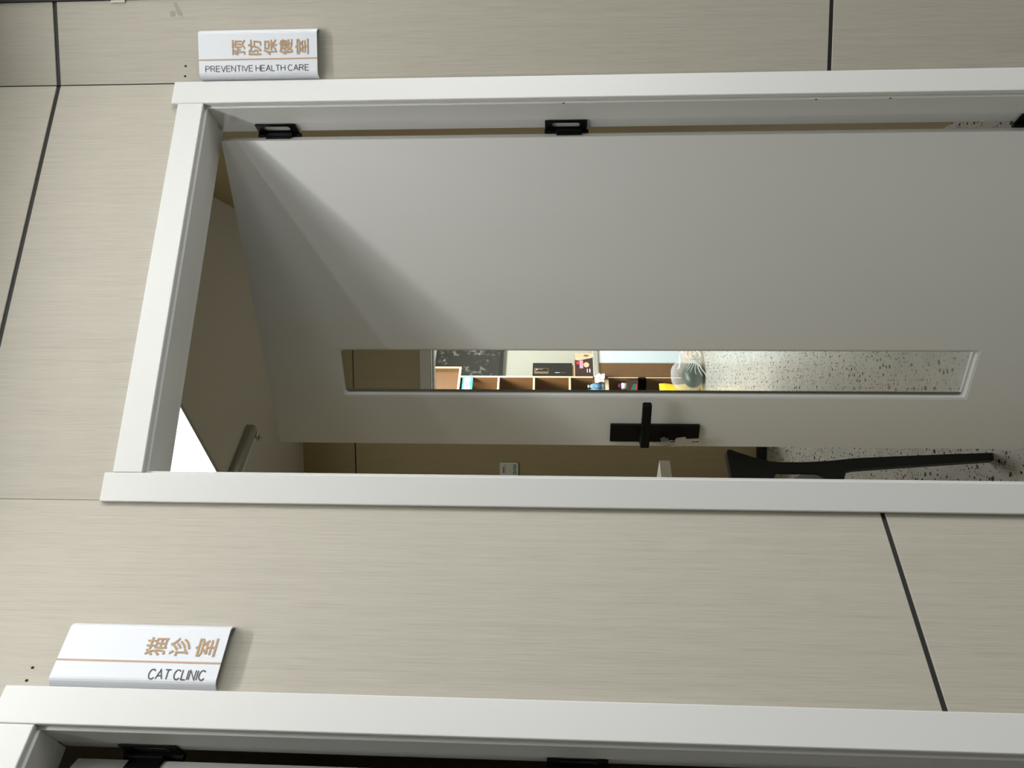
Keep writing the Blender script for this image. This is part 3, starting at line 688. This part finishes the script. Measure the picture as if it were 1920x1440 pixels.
# water bottles in shrink wrap on the shelf
random.seed(3)
for k, (x, y) in enumerate(((-0.113, 0.06), (-0.173, 0.06), (-0.233, 0.06), (-0.113, 0.122), (-0.173, 0.122), (-0.233, 0.122))):
    w_ = item('water_bottle', 'small clear water bottle in the blue pack on the shelf', 'bottle', x, y, 0.8362, 'water bottles packed on the shelf')
    prof = [(0.0, 0.0), (0.027, 0.0), (0.029, 0.01), (0.029, 0.10), (0.022, 0.122), (0.012, 0.135), (0.012, 0.142)]
    b = MB(); n = 14; vs = [(r * math.cos(2 * PI * j / n), r * math.sin(2 * PI * j / n), z) for r, z in prof for j in range(n)]
    b.add(vs, [[i * n + j, i * n + (j + 1) % n, (i + 1) * n + (j + 1) % n, (i + 1) * n + j] for i in range(len(prof) - 1) for j in range(n)], M['water'], True); b.build('bottle_body', w_)
    b = MB(); b.tube([(0, 0, 0.03), (0, 0, 0.085)], 0.0294, M['waterlabel'], 14); b.build('label', w_)
    b = MB(); b.tube([(0, 0, 0.1421), (0, 0, 0.155)], 0.013, M['paper'], 12); b.build('cap', w_)

pp = MB(); random.seed(5); n = 7
gv = [((i / (n - 1) - 0.5) * 0.10 + random.uniform(-.006, .006), (j / (n - 1) - 0.5) * 0.03 + random.uniform(-.012, .012), (j / (n - 1)) * 0.088 + random.uniform(-.004, .004)) for j in range(n) for i in range(n)]
pp.add(gv, [[j * n + i, j * n + i + 1, (j + 1) * n + i + 1, (j + 1) * n + i] for j in range(n - 1) for i in range(n - 1)], M['paper'])
o = pp.build('crumpled_paper', mx=at(FF, -0.092, -0.03, 0.842)); tag(o, 'crumpled white paper at the end of the bookcase shelf', 'paper')
sm = o.modifiers.new('thickness', 'SOLIDIFY'); sm.thickness = 0.001

ct = item('shoe_carton', 'dark carton with green and red stripes on the lower shelf', 'box', -0.145, 0.08, 0.5055)
b = MB(); b.box(-0.095, 0.080, -0.07, 0.12, 0.0, 0.132, M['carton'], 0.002, 1); b.build('box', ct)
b = MB(); b.prism([(-0.09, 0.085), (0.02, 0.045), (0.02, 0.075), (-0.09, 0.120)], 'y', -0.0712, -0.0702, M['green']); b.build('stripe', ct)
b = MB(); b.prism([(-0.09, 0.045), (0.03, 0.010), (0.03, 0.040), (-0.09, 0.080)], 'y', -0.0712, -0.0702, M['red']); b.build('stripe', ct)
mg = item('medicine_bottle', 'white labelled bottle with a magenta cap on the dark carton', 'bottle', -0.118, 0.05, 0.6378)
b = MB(); b.tube([(0, 0, 0.0), (0, 0, 0.045), (0, 0, 0.050)], [0.032, 0.032, 0.026], M['paper'], 16); b.build('bottle_body', mg)
b = MB(); b.tube([(0, 0, 0.0502), (0, 0, 0.076)], 0.027, M['magenta'], 16); b.build('cap', mg)

yl = item('yellow_packet', 'shiny yellow packet standing on the floor behind the plastic bag', 'packet', -0.262, -0.05, 0.0)
b = MB(); pts = []
for k in range(9):
    z = 0.36 * k / 8; wd = 0.085 + 0.012 * math.sin(k * 1.1); dp = 0.035 * math.sin(PI * min(1, 0.15 + k / 8 * 0.85)) + 0.006
    pts.append([(wd * math.cos(a * PI / 8), dp * math.sin(a * PI / 8), z) for a in range(16)])
b.add([p for r in pts for p in r], [[i * 16 + j, i * 16 + (j + 1) % 16, (i + 1) * 16 + (j + 1) % 16, (i + 1) * 16 + j] for i in range(8) for j in range(16)] + [list(range(16))[::-1], [128 + j for j in range(16)]], M['yellow'], True); b.build('wrapper', yl)
b = MB(); b.box(-0.075, 0.0, -0.006, 0.006, 0.358, 0.385, M['purple'], 0.002, 1); tag(b.build('seal', yl), 'purple printed top seal')

# melon in a thin plastic bag, its neck flopped to the right
def blob(b, rx, ry, rz, m, c=(0, 0, 0), lump=0.0, seed=1, n=20, k=12, mx=None):
    random.seed(seed); vs = []; fs = []
    ph = [random.uniform(0, 6.28) for _ in range(6)]
    for i in range(k + 1):
        t_ = PI * i / k
        for j in range(n):
            p_ = 2 * PI * j / n
            r = 1 + lump * (math.sin(3 * p_ + ph[0]) * math.sin(2 * t_ + ph[1]) + 0.6 * math.sin(5 * p_ + ph[2]) * math.sin(4 * t_ + ph[3])) * math.sin(t_)
            vs.append((c[0] + rx * r * math.sin(t_) * math.cos(p_), c[1] + ry * r * math.sin(t_) * math.sin(p_), c[2] + rz * math.cos(t_) * (r if i < k * .6 else 1)))
    for i in range(k):
        for j in range(n): fs.append([i * n + j, i * n + (j + 1) % n, (i + 1) * n + (j + 1) % n, (i + 1) * n + j])
    b.add(vs, fs, m, True, mx)
BGX, BGY = -0.235, -0.235
ml = item('watermelon', 'dark green melon inside the clear plastic bag', 'fruit', BGX, BGY, 0.003)
b = MB(); blob(b, 0.118, 0.095, 0.092, M['melon'], (0, 0, 0.092)); b.build('rind', ml)
bg = item('plastic_bag', 'clear plastic carrier bag on the floor with its handles flopped sideways', 'bag', BGX, BGY, 0.0)
b = MB(); blob(b, 0.172, 0.125, 0.140, M['bag'], (0.0, 0.0, 0.141), 0.07, 4, 28, 16)
random.seed(8)
rings = []
for k in range(10):
    s = k / 9.0; cx = 0.09 + 0.34 * s; cz = 0.12 - 0.035 * s; rr = 0.105 - 0.045 * s
    rings.append([(cx + 0.01 * math.sin(j * 2.1 + k), rr * math.cos(2 * PI * j / 20) * (1 + 0.12 * math.sin(3 * j + k)), max(0.003, cz + (rr * 0.85) * math.sin(2 * PI * j / 20) * (1 + 0.15 * math.sin(2 * j + k)))) for j in range(20)])
b.add([p for r in rings for p in r], [[i * 20 + j, i * 20 + (j + 1) % 20, (i + 1) * 20 + (j + 1) % 20, (i + 1) * 20 + j] for i in range(9) for j in range(20)], M['bag'], True)
b.build('bag_film', bg)
for dy, dz in ((-0.10, 0.0), (-0.085, 0.03)):
    b = MB(); b.tube([(0.14 + 0.055 * math.cos(a * PI / 9) + (0.02 if dz else 0), dy - 0.01, max(0.012, 0.07 + dz + 0.045 * math.sin(a * PI / 9))) for a in range(18)], 0.005, M['paper'], 8, True); b.build('handle', bg)

for k in range(6):
    a0 = 0.25 + 0.42 * k; b = MB()
    b.tube([(0.15 - 0.27 * q / 6 * (0.6 + 0.08 * k), -0.118 + 0.02 * abs(q - 3) / 3, 0.075 + (0.10 * math.cos(a0)) * q / 6 + 0.012 * math.sin(q + k)) for q in range(7)], [0.002, 0.004, 0.003, 0.005, 0.003, 0.003, 0.001], M['fold'], 6)
    b.build('fold', bg)
